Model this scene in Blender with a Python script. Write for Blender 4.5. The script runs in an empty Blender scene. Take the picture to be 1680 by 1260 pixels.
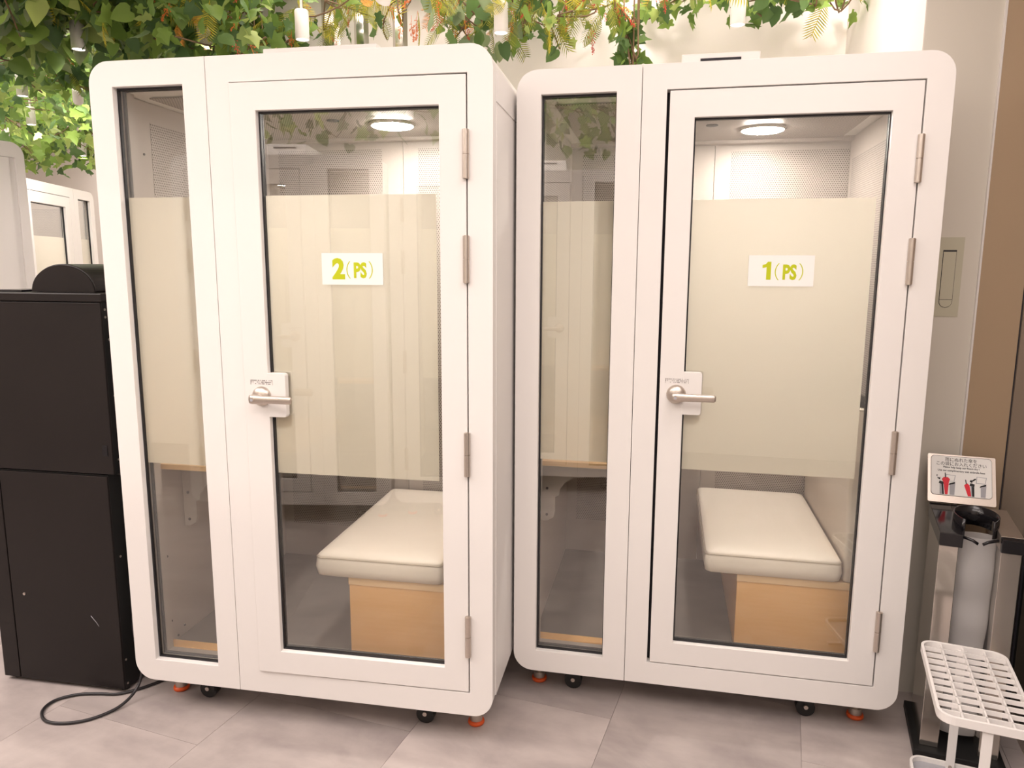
import bpy, bmesh, math, random
from mathutils import Vector, Matrix, Euler
from mathutils.geometry import tessellate_polygon
random.seed(7)
PI = math.pi
D = bpy.data
SC = bpy.context.scene
COL = SC.collection

# ------------------------------------------------------------------ camera
cam_d = D.cameras.new('camera'); cam = D.objects.new('camera', cam_d); COL.objects.link(cam)
R_ = Vector((0.98369661, 0.17977437, 0.00470774)); U_ = Vector((-0.03295016, 0.15443967, 0.98745262)); F_ = Vector((-0.17679161, 0.97150891, -0.15784538))
M = Matrix(((R_.x, U_.x, -F_.x, 1.6751), (R_.y, U_.y, -F_.y, -2.0702), (R_.z, U_.z, -F_.z, 1.5085), (0, 0, 0, 1)))
cam.matrix_world = M
cam_d.sensor_width = 36.0; cam_d.lens = 1212.88 / 1680 * 36.0; cam_d.clip_start = 0.02
SC.camera = cam
SC.view_settings.view_transform = 'Standard'
try: SC.view_settings.look = 'None'
except Exception: pass
SC.view_settings.exposure = -0.27; SC.view_settings.gamma = 1.0; SC.view_settings.use_curve_mapping = False
# ------------------------------------------------------------------ world and added overhead fill lights
W = D.worlds.new('world'); SC.world = W; W.use_nodes = True
W.node_tree.nodes['Background'].inputs[0].default_value = (1.0, 0.88, 0.78, 1); W.node_tree.nodes['Background'].inputs[1].default_value = 0.3
WARM = (1.0, 0.885, 0.845)
def area(name, loc, sx, sy, power, rot=(0, 0, 0)):
    l = D.lights.new(name, 'AREA'); l.shape = 'RECTANGLE'; l.size = sx; l.size_y = sy; l.energy = power; l.color = WARM
    o = D.objects.new(name, l); COL.objects.link(o); o.location = loc; o.rotation_euler = rot; return o
area('added_fill_light', (1.0, -2.2, 2.8), 5.0, 1.5, 116)  # added ambient fill over the aisle, not a fixture of the room
area('added_fill_light', (0.8, -0.85, 2.82), 4.4, 0.7, 20)  # added fill so the opposite pod fronts show up in the glass
area('added_fill_light', (-2.6, 2.2, 2.83), 2.5, 2.5, 110)  # added fill over the left canopy and the far pods
area('added_fill_light', (-2.6, 5.2, 2.8), 3.0, 0.5, 85)  # added to brighten the far wall
area('added_fill_light', (-2.2, -1.0, 2.8), 1.8, 1.8, 88)  # added fill for the left side and the plain pod back
area('added_fill_light', (2.3, -0.75, 2.8), 1.0, 0.8, 14)  # added to lift the pillar and the right end
area('added_fill_light', (1.2, 1.05, 2.83), 2.6, 0.5, 36)  # added to brighten the back wall above the pods
SPOT_AISLE = 14; SPOT_CANOPY = 22; DISC = 260.0

# ------------------------------------------------------------------ materials
def nt(name):
    m = D.materials.new(name); m.use_nodes = True; t = m.node_tree; b = t.nodes['Principled BSDF']; return m, t, b
def mat(name, col, rough=0.5, metal=0.0, spec=0.5, noise=0, scale=8, bump=0, coat=0):
    m, t, b = nt(name)
    b.inputs['Base Color'].default_value = (*col, 1); b.inputs['Roughness'].default_value = rough
    b.inputs['Metallic'].default_value = metal; b.inputs['Specular IOR Level'].default_value = spec; b.inputs['Coat Weight'].default_value = coat
    if noise or bump:
        tc = t.nodes.new('ShaderNodeTexCoord'); n = t.nodes.new('ShaderNodeTexNoise'); n.inputs['Scale'].default_value = scale; n.inputs['Detail'].default_value = 6
        t.links.new(tc.outputs['Object'], n.inputs['Vector'])
        if noise:
            mx = t.nodes.new('ShaderNodeMix'); mx.data_type = 'RGBA'
            mx.inputs['A'].default_value = (*[max(0, c * (1 - noise)) for c in col], 1); mx.inputs['B'].default_value = (*[min(1, c * (1 + noise)) for c in col], 1)
            t.links.new(n.outputs['Fac'], mx.inputs['Factor']); t.links.new(mx.outputs['Result'], b.inputs['Base Color'])
        if bump:
            bp = t.nodes.new('ShaderNodeBump'); bp.inputs['Strength'].default_value = bump; bp.inputs['Distance'].default_value = 0.004
            t.links.new(n.outputs['Fac'], bp.inputs['Height']); t.links.new(bp.outputs['Normal'], b.inputs['Normal'])
    return m
def emit(name, col, s):
    m, t, b = nt(name); b.inputs['Base Color'].default_value = (*col, 1)
    b.inputs['Emission Color'].default_value = (*col, 1); b.inputs['Emission Strength'].default_value = s; return m
def perforated(name, col, hole, pitch=0.0092, r=0.0024):
    m, t, b = nt(name); b.inputs['Roughness'].default_value = 0.45
    uv = t.nodes.new('ShaderNodeUVMap')
    ds = []
    for off in (0.0, 0.5):
        a = t.nodes.new('ShaderNodeVectorMath'); a.operation = 'MULTIPLY_ADD'
        a.inputs[1].default_value = (1 / pitch, 1 / (pitch * 1.732), 0); a.inputs[2].default_value = (off, off, 0)
        f = t.nodes.new('ShaderNodeVectorMath'); f.operation = 'FRACTION'
        s = t.nodes.new('ShaderNodeVectorMath'); s.operation = 'SUBTRACT'; s.inputs[1].default_value = (0.5, 0.5, 0)
        k = t.nodes.new('ShaderNodeVectorMath'); k.operation = 'MULTIPLY'; k.inputs[1].default_value = (pitch, pitch * 1.732, 0)
        l = t.nodes.new('ShaderNodeVectorMath'); l.operation = 'LENGTH'
        t.links.new(uv.outputs[0], a.inputs[0]); t.links.new(a.outputs[0], f.inputs[0]); t.links.new(f.outputs[0], s.inputs[0]); t.links.new(s.outputs[0], k.inputs[0]); t.links.new(k.outputs[0], l.inputs[0]); ds.append(l)
    mn = t.nodes.new('ShaderNodeMath'); mn.operation = 'MINIMUM'; t.links.new(ds[0].outputs['Value'], mn.inputs[0]); t.links.new(ds[1].outputs['Value'], mn.inputs[1])
    lt = t.nodes.new('ShaderNodeMath'); lt.operation = 'LESS_THAN'; lt.inputs[1].default_value = r; t.links.new(mn.outputs[0], lt.inputs[0])
    mx = t.nodes.new('ShaderNodeMix'); mx.data_type = 'RGBA'; mx.inputs['A'].default_value = (*col, 1); mx.inputs['B'].default_value = (*hole, 1)
    t.links.new(lt.outputs[0], mx.inputs['Factor']); t.links.new(mx.outputs['Result'], b.inputs['Base Color']); return m
def pane_mat(name, tint, f0):
    m = D.materials.new(name); m.use_nodes = True; t = m.node_tree; t.nodes.clear()
    o = t.nodes.new('ShaderNodeOutputMaterial'); mx = t.nodes.new('ShaderNodeMixShader'); tr = t.nodes.new('ShaderNodeBsdfTransparent'); g = t.nodes.new('ShaderNodeBsdfGlossy')
    tr.inputs[0].default_value = (*tint, 1); g.inputs['Roughness'].default_value = 0.004; g.inputs['Color'].default_value = (1, 1, 1, 1)
    lw = t.nodes.new('ShaderNodeLayerWeight'); lw.inputs[0].default_value = 0.5
    p = t.nodes.new('ShaderNodeMath'); p.operation = 'POWER'; p.inputs[1].default_value = 5
    ma = t.nodes.new('ShaderNodeMath'); ma.operation = 'MULTIPLY_ADD'; ma.inputs[1].default_value = 1 - f0; ma.inputs[2].default_value = f0
    t.links.new(lw.outputs['Facing'], p.inputs[0]); t.links.new(p.outputs[0], ma.inputs[0]); t.links.new(ma.outputs[0], mx.inputs[0])
    t.links.new(tr.outputs[0], mx.inputs[1]); t.links.new(g.outputs[0], mx.inputs[2]); t.links.new(mx.outputs[0], o.inputs[0]); return m
def sheer(name, col, trans_col, mixT, clear):
    m = D.materials.new(name); m.use_nodes = True; t = m.node_tree; t.nodes.clear()
    o = t.nodes.new('ShaderNodeOutputMaterial'); a = t.nodes.new('ShaderNodeBsdfDiffuse'); b = t.nodes.new('ShaderNodeBsdfTranslucent'); c = t.nodes.new('ShaderNodeBsdfTransparent')
    a.inputs[0].default_value = (*col, 1); b.inputs[0].default_value = (*trans_col, 1)
    m1 = t.nodes.new('ShaderNodeMixShader'); m1.inputs[0].default_value = mixT; m2 = t.nodes.new('ShaderNodeMixShader'); m2.inputs[0].default_value = clear
    t.links.new(a.outputs[0], m1.inputs[1]); t.links.new(b.outputs[0], m1.inputs[2]); t.links.new(m1.outputs[0], m2.inputs[1]); t.links.new(c.outputs[0], m2.inputs[2]); t.links.new(m2.outputs[0], o.inputs[0]); return m
def leafmat(name, col, var=0.35, tr=0.45):
    m, t, b = nt(name); b.inputs['Roughness'].default_value = 0.45; b.inputs['Specular IOR Level'].default_value = 0.35
    oi = t.nodes.new('ShaderNodeObjectInfo'); gi = t.nodes.new('ShaderNodeNewGeometry')
    ad = t.nodes.new('ShaderNodeMath'); ad.operation = 'ADD'; fr = t.nodes.new('ShaderNodeMath'); fr.operation = 'FRACT'
    t.links.new(oi.outputs['Random'], ad.inputs[0]); t.links.new(gi.outputs['Random Per Island'], ad.inputs[1]); t.links.new(ad.outputs[0], fr.inputs[0])
    mx = t.nodes.new('ShaderNodeMix'); mx.data_type = 'RGBA'
    mx.inputs['A'].default_value = (*[c * (1 - var) for c in col], 1); mx.inputs['B'].default_value = (min(1, col[0] * (1 + 1.5 * var)), min(1, col[1] * (1 + var)), col[2] * (1 + 0.6 * var), 1)
    t.links.new(fr.outputs[0], mx.inputs['Factor']); t.links.new(mx.outputs['Result'], b.inputs['Base Color'])
    tl = t.nodes.new('ShaderNodeBsdfTranslucent'); t.links.new(mx.outputs['Result'], tl.inputs[0]); ms = t.nodes.new('ShaderNodeMixShader'); ms.inputs[0].default_value = tr
    out = t.nodes['Material Output']; t.links.new(b.outputs[0], ms.inputs[1]); t.links.new(tl.outputs[0], ms.inputs[2]); t.links.new(ms.outputs[0], out.inputs[0]); return m
def woodmat(name, c1, c2):
    m, t, b = nt(name); b.inputs['Roughness'].default_value = 0.42
    tc = t.nodes.new('ShaderNodeTexCoord'); mp = t.nodes.new('ShaderNodeMapping'); mp.inputs['Scale'].default_value = (3, 3, 60)
    n = t.nodes.new('ShaderNodeTexNoise'); n.inputs['Scale'].default_value = 1.5; n.inputs['Detail'].default_value = 5
    mx = t.nodes.new('ShaderNodeMix'); mx.data_type = 'RGBA'; mx.inputs['A'].default_value = (*c1, 1); mx.inputs['B'].default_value = (*c2, 1)
    t.links.new(tc.outputs['Object'], mp.inputs[0]); t.links.new(mp.outputs[0], n.inputs['Vector']); t.links.new(n.outputs['Fac'], mx.inputs['Factor']); t.links.new(mx.outputs['Result'], b.inputs['Base Color']); return m
def tilemat(name):
    m, t, b = nt(name); b.inputs['Roughness'].default_value = 0.42; b.inputs['Specular IOR Level'].default_value = 0.4
    tc = t.nodes.new('ShaderNodeTexCoord'); oi = t.nodes.new('ShaderNodeObjectInfo')
    av = t.nodes.new('ShaderNodeVectorMath'); av.operation = 'MULTIPLY_ADD'; av.inputs[1].default_value = (1, 1, 1)
    cx = t.nodes.new('ShaderNodeCombineXYZ'); ml = t.nodes.new('ShaderNodeMath'); ml.operation = 'MULTIPLY'; ml.inputs[1].default_value = 37
    t.links.new(oi.outputs['Random'], ml.inputs[0]); t.links.new(ml.outputs[0], cx.inputs[0]); t.links.new(ml.outputs[0], cx.inputs[2])
    t.links.new(tc.outputs['Object'], av.inputs[0]); t.links.new(cx.outputs[0], av.inputs[2])
    n1 = t.nodes.new('ShaderNodeTexNoise'); n1.inputs['Scale'].default_value = 3.2; n1.inputs['Detail'].default_value = 9; n1.inputs['Roughness'].default_value = 0.62; n1.inputs['Distortion'].default_value = 0.6
    mp = t.nodes.new('ShaderNodeMapping'); mp.inputs['Scale'].default_value = (2, 5, 2); n2 = t.nodes.new('ShaderNodeTexNoise'); n2.inputs['Scale'].default_value = 2; n2.inputs['Detail'].default_value = 8
    t.links.new(av.outputs[0], n1.inputs['Vector']); t.links.new(av.outputs[0], mp.inputs[0]); t.links.new(mp.outputs[0], n2.inputs['Vector'])
    s = t.nodes.new('ShaderNodeMath'); s.operation = 'MULTIPLY_ADD'; s.inputs[1].default_value = 0.5; t.links.new(n2.outputs['Fac'], s.inputs[0])
    h = t.nodes.new('ShaderNodeMath'); h.operation = 'MULTIPLY'; h.inputs[1].default_value = 0.5; t.links.new(n1.outputs['Fac'], h.inputs[0]); t.links.new(h.outputs[0], s.inputs[2])
    cr = t.nodes.new('ShaderNodeValToRGB'); cr.color_ramp.elements[0].position = 0.33; cr.color_ramp.elements[0].color = (0.33, 0.285, 0.275, 1); cr.color_ramp.elements[1].position = 0.68; cr.color_ramp.elements[1].color = (0.57, 0.505, 0.475, 1)
    t.links.new(s.outputs[0], cr.inputs[0])
    br = t.nodes.new('ShaderNodeMath'); br.operation = 'MULTIPLY_ADD'; br.inputs[1].default_value = 0.14; br.inputs[2].default_value = 0.93; t.links.new(oi.outputs['Random'], br.inputs[0])
    mm = t.nodes.new('ShaderNodeVectorMath'); mm.operation = 'SCALE'; t.links.new(cr.outputs[0], mm.inputs[0]); t.links.new(br.outputs[0], mm.inputs['Scale']); t.links.new(mm.outputs[0], b.inputs['Base Color'])
    return m

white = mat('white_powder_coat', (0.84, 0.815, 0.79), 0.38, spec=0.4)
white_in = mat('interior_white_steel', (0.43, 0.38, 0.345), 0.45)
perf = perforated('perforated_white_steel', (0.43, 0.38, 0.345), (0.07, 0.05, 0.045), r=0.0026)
pane_m = pane_mat('clear_glass', (0.965, 0.975, 0.955), 0.092)
film_m = sheer('cream_privacy_film', (0.86, 0.79, 0.67), (0.92, 0.865, 0.76), 0.55, 0.06)
black_g = mat('black_gasket', (0.012, 0.011, 0.014), 0.5)
gapm = mat('dark_seal', (0.03, 0.028, 0.035), 0.8)
steel = mat('brushed_nickel', (0.60, 0.53, 0.47), 0.33, metal=0.85, noise=0.06, scale=120)
steel_s = mat('polished_steel', (0.66, 0.62, 0.57), 0.14, metal=0.95)
orange = mat('orange_plastic', (0.85, 0.12, 0.02), 0.4)
rubber = mat('black_rubber', (0.015, 0.014, 0.014), 0.55)
blackm = mat('black_laminate', (0.014, 0.0105, 0.0100), 0.38, spec=0.3, noise=0.25, scale=3)
black_gl = mat('black_gloss_plastic', (0.012, 0.011, 0.013), 0.12)
black_side = mat('black_matte_steel', (0.006, 0.006, 0.006), 0.6)
vinyl = mat('cream_vinyl', (0.93, 0.84, 0.75), 0.45, bump=0.15, scale=30)
wood = woodmat('maple_laminate', (0.84, 0.45, 0.165), (0.90, 0.53, 0.22))
wood_l = woodmat('light_maple_edge', (0.82, 0.54, 0.29), (0.88, 0.62, 0.35))
carpet = mat('grey_interior_mat', (0.165, 0.143, 0.132), 0.85, noise=0.2, scale=6, bump=0.2)
tile_m = tilemat('stone_look_vinyl_tile')
grout = mat('dark_joint', (0.33, 0.29, 0.275), 0.8)
cream = mat('cream_wall_paint', (0.86, 0.81, 0.755), 0.7, noise=0.03, scale=2)
ceil_m = mat('ceiling_paint', (0.72, 0.68, 0.62), 0.8)
pillar_m = mat('greige_panel_paint', (0.72, 0.68, 0.60), 0.35)
plate_m = mat('olive_grey_plate', (0.58, 0.555, 0.43), 0.35)
brown_m = mat('tan_laminate', (0.47, 0.35, 0.235), 0.3, noise=0.05, scale=1.5)
brown2_m = mat('dim_brown_laminate', (0.30, 0.235, 0.18), 0.3)
dglass = mat('dark_green_glass', (0.012, 0.022, 0.014), 0.06, spec=0.6)
lime = mat('lime_ink', (0.52, 0.58, 0.0), 0.5)
signw = mat('white_acrylic', (0.92, 0.91, 0.88), 0.25)
ink = mat('black_ink', (0.01, 0.01, 0.012), 0.6)
greyink = mat('grey_ink', (0.42, 0.42, 0.45), 0.6)
redink = mat('red_ink', (0.80, 0.01, 0.03), 0.5)
bagm = sheer('clear_plastic_bag', (0.78, 0.76, 0.75), (0.7, 0.68, 0.66), 0.3, 0.38)
cable_m = mat('black_cable', (0.02, 0.018, 0.02), 0.4)
braille_m = mat('dark_braille_dot', (0.16, 0.13, 0.13), 0.5)
led = emit('led_disc', (1.0, 0.90, 0.83), DISC)
lens_m = emit('spot_lens', (1.0, 0.93, 0.84), 22.0)
lampw = mat('lamp_white', (0.80, 0.76, 0.72), 0.4)
ivy = leafmat('ivy_green', (0.19, 0.32, 0.075)); dkleaf = leafmat('deep_green', (0.10, 0.19, 0.065)); pale = leafmat('pale_green', (0.33, 0.45, 0.14)); blueg = leafmat('eucalyptus_green', (0.24, 0.33, 0.19))
fern_y = leafmat('fern_yellow_green', (0.48, 0.46, 0.06)); fern_g = leafmat('fern_olive', (0.27, 0.31, 0.05)); fern_o = leafmat('fern_orange', (0.65, 0.30, 0.05))
berry = mat('red_berry', (0.60, 0.06, 0.03), 0.4); berry_o = mat('orange_berry', (0.80, 0.20, 0.04), 0.5); stem_m = mat('vine_bark', (0.17, 0.10, 0.05), 0.7); brown_wire = mat('pale_cord', (0.5, 0.42, 0.34), 0.6)

# ------------------------------------------------------------------ mesh helpers
class MB:
    def __init__(s): s.v = []; s.f = []; s.sm = []
    def add(s, vs, fs, smooth=False):
        o = len(s.v); s.v += [tuple(p) for p in vs]; s.f += [tuple(i + o for i in f) for f in fs]; s.sm += [smooth] * len(fs); return s
    def box(s, x0, x1, y0, y1, z0, z1):
        return s.add([(x0, y0, z0), (x1, y0, z0), (x1, y1, z0), (x0, y1, z0), (x0, y0, z1), (x1, y0, z1), (x1, y1, z1), (x0, y1, z1)],
                     [(0, 3, 2, 1), (4, 5, 6, 7), (0, 1, 5, 4), (1, 2, 6, 5), (2, 3, 7, 6), (3, 0, 4, 7)])
    def prism_xz(s, pts, y0, y1):            # polygon in x-z extruded along y
        n = len(pts); vs = [(x, y0, z) for x, z in pts] + [(x, y1, z) for x, z in pts]
        return s.add(vs, [tuple(range(n)), tuple(range(2 * n - 1, n - 1, -1))] + [(i, n + i, n + (i + 1) % n, (i + 1) % n) for i in range(n)])
    def prism_yz(s, pts, x0, x1):
        n = len(pts); vs = [(x0, y, z) for y, z in pts] + [(x1, y, z) for y, z in pts]
        return s.add(vs, [tuple(range(n)), tuple(range(2 * n - 1, n - 1, -1))] + [(i, n + i, n + (i + 1) % n, (i + 1) % n) for i in range(n)])
    def prism_xy(s, pts, z0, z1):
        n = len(pts); vs = [(x, y, z0) for x, y in pts] + [(x, y, z1) for x, y in pts]
        return s.add(vs, [tuple(range(n - 1, -1, -1)), tuple(range(n, 2 * n))] + [(i, (i + 1) % n, n + (i + 1) % n, n + i) for i in range(n)])
    def frame(s, x0, x1, z0, z1, a0, a1, b0, b1, y0, y1):   # outer rect x0..x1,z0..z1 with opening a0..a1,b0..b1
        s.box(x0, a0, y0, y1, z0, z1); s.box(a1, x1, y0, y1, z0, z1); s.box(a0, a1, y0, y1, z0, b0); s.box(a0, a1, y0, y1, b1, z1); return s
    def plate(s, outer, hole, y0, y1):       # x-z polygon with one rectangular opening (a0, a1, b0, b1)
        a0, a1, b0, b1 = hole; inner = [(a0, b0), (a1, b0), (a1, b1), (a0, b1)]; n = len(outer); al = outer + inner; N = len(al)
        tris = tessellate_polygon([[Vector((x, z, 0)) for x, z in outer], [Vector((x, z, 0)) for x, z in inner]])
        vs = [(x, y0, z) for x, z in al] + [(x, y1, z) for x, z in al]
        fs = [tuple(t) for t in tris] + [tuple(N + i for i in t[::-1]) for t in tris]
        fs += [(i, (i + 1) % n, N + (i + 1) % n, N + i) for i in range(n)] + [(n + i, N + n + i, N + n + (i + 1) % 4, n + (i + 1) % 4) for i in range(4)]
        return s.add(vs, fs)
    def tube_y(s, outer, inner, y0, y1):     # loops of (x,z), same count
        n = len(outer)
        vs = [(x, y0, z) for x, z in outer] + [(x, y1, z) for x, z in outer] + [(x, y0, z) for x, z in inner] + [(x, y1, z) for x, z in inner]
        fs = []
        for i in range(n):
            j = (i + 1) % n
            fs += [(i, j, n + j, n + i), (2 * n + i, 3 * n + i, 3 * n + j, 2 * n + j), (i, 2 * n + i, 2 * n + j, j), (n + i, n + j, 3 * n + j, 3 * n + i)]
        return s.add(vs, fs)
    def cyl(s, p, q, r, n=16, r2=None, smooth=True, caps=True):
        p = Vector(p); q = Vector(q); d = (q - p).normalized(); a = d.orthogonal().normalized(); b = d.cross(a); r2 = r if r2 is None else r2
        vs = [p + (a * math.cos(2 * PI * i / n) + b * math.sin(2 * PI * i / n)) * r for i in range(n)] + [q + (a * math.cos(2 * PI * i / n) + b * math.sin(2 * PI * i / n)) * r2 for i in range(n)]
        s.add(vs, [(i, (i + 1) % n, n + (i + 1) % n, n + i) for i in range(n)], smooth)
        if caps: s.add(vs[:n], [tuple(range(n - 1, -1, -1))]); s.add(vs[n:], [tuple(range(n))])
        return s
    def lathe(s, prof, c, n=24, axis='z', smooth=True):   # prof: (r, h)
        vs = []; m = len(prof)
        for i in range(n):
            a = 2 * PI * i / n
            for r, h in prof:
                if axis == 'z': vs.append((c[0] + r * math.cos(a), c[1] + r * math.sin(a), c[2] + h))
                else: vs.append((c[0] + r * math.cos(a), c[1] + h, c[2] + r * math.sin(a)))
        fs = []
        for i in range(n):
            j = (i + 1) % n
            for k in range(m - 1): fs.append((i * m + k, j * m + k, j * m + k + 1, i * m + k + 1))
        return s.add(vs, fs, smooth)
    def tube(s, pts, r, n=8):                 # swept tube through points
        pts = [Vector(p) for p in pts]; vs = []; up = Vector((0.13, 0.31, 0.94))
        for i, p in enumerate(pts):
            d = (pts[min(i + 1, len(pts) - 1)] - pts[max(i - 1, 0)])
            d = d.normalized() if d.length > 1e-9 else Vector((0, 0, 1))
            a = d.cross(up); a = a.normalized() if a.length > 1e-4 else d.orthogonal().normalized(); b = d.cross(a)
            vs += [p + (a * math.cos(2 * PI * k / n) + b * math.sin(2 * PI * k / n)) * r for k in range(n)]
        fs = [(i * n + k, i * n + (k + 1) % n, (i + 1) * n + (k + 1) % n, (i + 1) * n + k) for i in range(len(pts) - 1) for k in range(n)]
        fs += [tuple(range(n)), tuple(range(len(vs) - 1, len(vs) - n - 1, -1))]
        return s.add(vs, fs, True)
    def mesh(s, name, m):
        me = D.meshes.new(name); me.from_pydata(s.v, [], s.f)
        me.polygons.foreach_set('use_smooth', s.sm)
        bm = bmesh.new(); bm.from_mesh(me)
        if len(bm.faces) < 6000: bmesh.ops.recalc_face_normals(bm, faces=bm.faces)
        uv = bm.loops.layers.uv.new('UVMap')
        for f in bm.faces:
            n = f.normal; ax = max(range(3), key=lambda i: abs(n[i])); i0, i1 = ((1, 2), (0, 2), (0, 1))[ax]
            for l in f.loops: l[uv].uv = (l.vert.co[i0], l.vert.co[i1])
        bm.to_mesh(me); bm.free(); me.materials.append(m); return me
    def build(s, name, m, parent=None, bevel=0, loc=None):
        o = D.objects.new(name, s.mesh(name, m)); COL.objects.link(o)
        if parent: o.parent = parent
        if loc: o.location = loc
        if bevel:
            b = o.modifiers.new('bevel', 'BEVEL'); b.width = bevel; b.segments = 2; b.limit_method = 'ANGLE'; b.angle_limit = 0.6; b.harden_normals = False
        return o
def tag(o, label, cat, group=None, kind=None):
    if label: o['label'] = label
    if cat: o['category'] = cat
    if group: o['group'] = group
    if kind: o['kind'] = kind
    return o
def empty(name, loc=(0, 0, 0), rz=0, parent=None):
    o = D.objects.new(name, None); COL.objects.link(o); o.location = loc; o.rotation_euler = (0, 0, rz); o.empty_display_size = 0.05
    if parent: o.parent = parent
    return o
def struct(name, mb, m, parent=None):
    o = mb.build(name, m, parent)
    if not parent: o['kind'] = 'structure'
    return o
def copy_tree(o, parent=None):
    c = o.copy(); COL.objects.link(c)
    if parent: c.parent = parent
    for ch in list(o.children): copy_tree(ch, c)
    return c
def rrect(x0, x1, z0, z1, r, n=8, corners='1111'):   # counter-clockwise from bottom-left; corners bl br tr tl
    out = []
    for k, (cx, cz, a0, px, pz) in enumerate(((x0 + r, z0 + r, PI, x0, z0), (x1 - r, z0 + r, 1.5 * PI, x1, z0), (x1 - r, z1 - r, 0, x1, z1), (x0 + r, z1 - r, 0.5 * PI, x0, z1))):
        if corners[k] == '1': out += [(cx + r * math.cos(a0 + 0.5 * PI * i / n), cz + r * math.sin(a0 + 0.5 * PI * i / n)) for i in range(n + 1)]
        else: out.append((px, pz))
    return out
def text_mesh(body, size, m, name, parent, loc, rot, align='LEFT', bold=0.0, sx=1.0, ext=0.0003):
    cu = D.curves.new('lettering', 'FONT'); cu.body = body; cu.size = size; cu.align_x = align; cu.offset = bold; cu.extrude = ext; cu.resolution_u = 3
    t = D.objects.new('lettering_source', cu); COL.objects.link(t)
    dg = bpy.context.evaluated_depsgraph_get(); dg.update()
    me = D.meshes.new_from_object(t.evaluated_get(dg)); D.objects.remove(t); D.curves.remove(cu)
    me.materials.clear(); me.materials.append(m); me.name = name
    o = D.objects.new(name, me); COL.objects.link(o); o.parent = parent; o.location = loc; o.rotation_euler = rot; o.scale = (sx, 1, 1); return o

# ------------------------------------------------------------------ setting
CEIL = 2.85
fl = struct('floor', MB().box(-6, 4.2, -5, 6.5, -0.06, -0.003), grout)
ta = math.radians(-10.0); ux, uy = Vector((math.cos(ta), math.sin(ta))), Vector((-math.sin(ta), math.cos(ta)))
tme = MB().box(0.0006, 0.5994, 0.0006, 0.5994, -0.0025, 0).mesh('tile', tile_m)
o0 = Vector((1.575, 0.10)) - uy * 0.16
for i in range(-8, 6):
    for j in range(-6, 6):
        p = o0 + ux * (0.6 * i) + uy * (0.6 * j + (0.3 if i % 2 else 0))
        if not (-3.4 < p.x < 3.3 and -2.9 < p.y < 2.6): continue
        t = D.objects.new('tile', tme); COL.objects.link(t); t.parent = fl; t.location = (p.x, p.y, 0); t.rotation_euler = (0, 0, ta)
struct('ceiling', MB().box(-6, 4.2, -5, 6.5, CEIL, CEIL + 0.1), ceil_m)
wb = struct('wall_back', MB().box(-0.35, 3.0, 1.62, 1.72, 0, CEIL), cream)
struct('wall_far', MB().box(-6, -0.25, 5.6, 5.7, 0, CEIL), cream)
struct('wall_left', MB().box(-6, -5.9, -5, 6.5, 0, CEIL), cream)
struct('wall_front', MB().box(-6, 4.2, -3.5, -3.4, 0, CEIL), cream)
struct('wall_side', MB().box(-0.45, -0.35, 1.62, 5.7, 0, CEIL), cream)
for k, (x0, x1) in enumerate(((0.03, 0.125), (0.20, 0.275), (0.40, 0.475))):
    c = (x0 + x1) / 2; h = (x1 - x0) / 2
    struct('trim_%d' % (k + 1), MB().prism_xy([(c - h, 1.62), (c - h * 0.5, 1.60), (c + h * 0.5, 1.60), (c + h, 1.62)], 1.2, CEIL), steel_s)
wr = struct('wall_right', MB().box(2.507, 4.1, 0.6, 1.62, 0, CEIL), pillar_m)
struct('side_panel', MB().box(2.504, 2.507, 0.601, 1.62, 0, CEIL), cream, wr)
struct('panel', MB().box(2.736, 2.8675, 0.592, 0.6, 0, CEIL), brown_m, wr)
struct('panel', MB().box(2.8745, 3.10, 0.592, 0.6, 0, CEIL), brown2_m, wr)
struct('panel_gap', MB().box(2.8675, 2.8745, 0.5985, 0.6, 0, CEIL), gapm, wr)
struct('corner_bead', MB().box(2.730, 2.7355, 0.590, 0.6, 0, CEIL), white, wr)
struct('latch_plate', MB().box(2.585, 2.6825, 0.5985, 0.6, 1.349, 1.607), plate_m, wr)
struct('latch_outline', MB().prism_xz(rrect(2.6205, 2.6615, 1.379, 1.566, 0.0203, 8, '1100'), 0.5978, 0.599), gapm, wr)
struct('flush_handle', MB().prism_xz(rrect(2.622, 2.660, 1.3805, 1.5605, 0.0188, 8, '1100'), 0.5965, 0.599), plate_m, wr)
struct('handle_seam', MB().box(2.622, 2.660, 0.5962, 0.597, 1.4048, 1.4058), gapm, wr)
# dark glass partition on the right
gd = math.radians(-10.5); wn = empty('window_1', (2.945, 0.56, 0), gd); wn['kind'] = 'structure'
MB().box(0, 0.012, -1.3, 0, 0.04, 0.75).build('pane', dglass, wn)
MB().box(-0.004, 0.016, -1.3, 0, 0.75, CEIL).build('upper_panel', brown2_m, wn)
MB().box(-0.012, 0.03, -1.3, 0.0, 0, 0.04).build('bottom_track', steel, wn)
MB().box(-0.006, 0.02, -0.02, 0.0, 0.04, 0.75).build('window_frame', gapm, wn)

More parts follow.
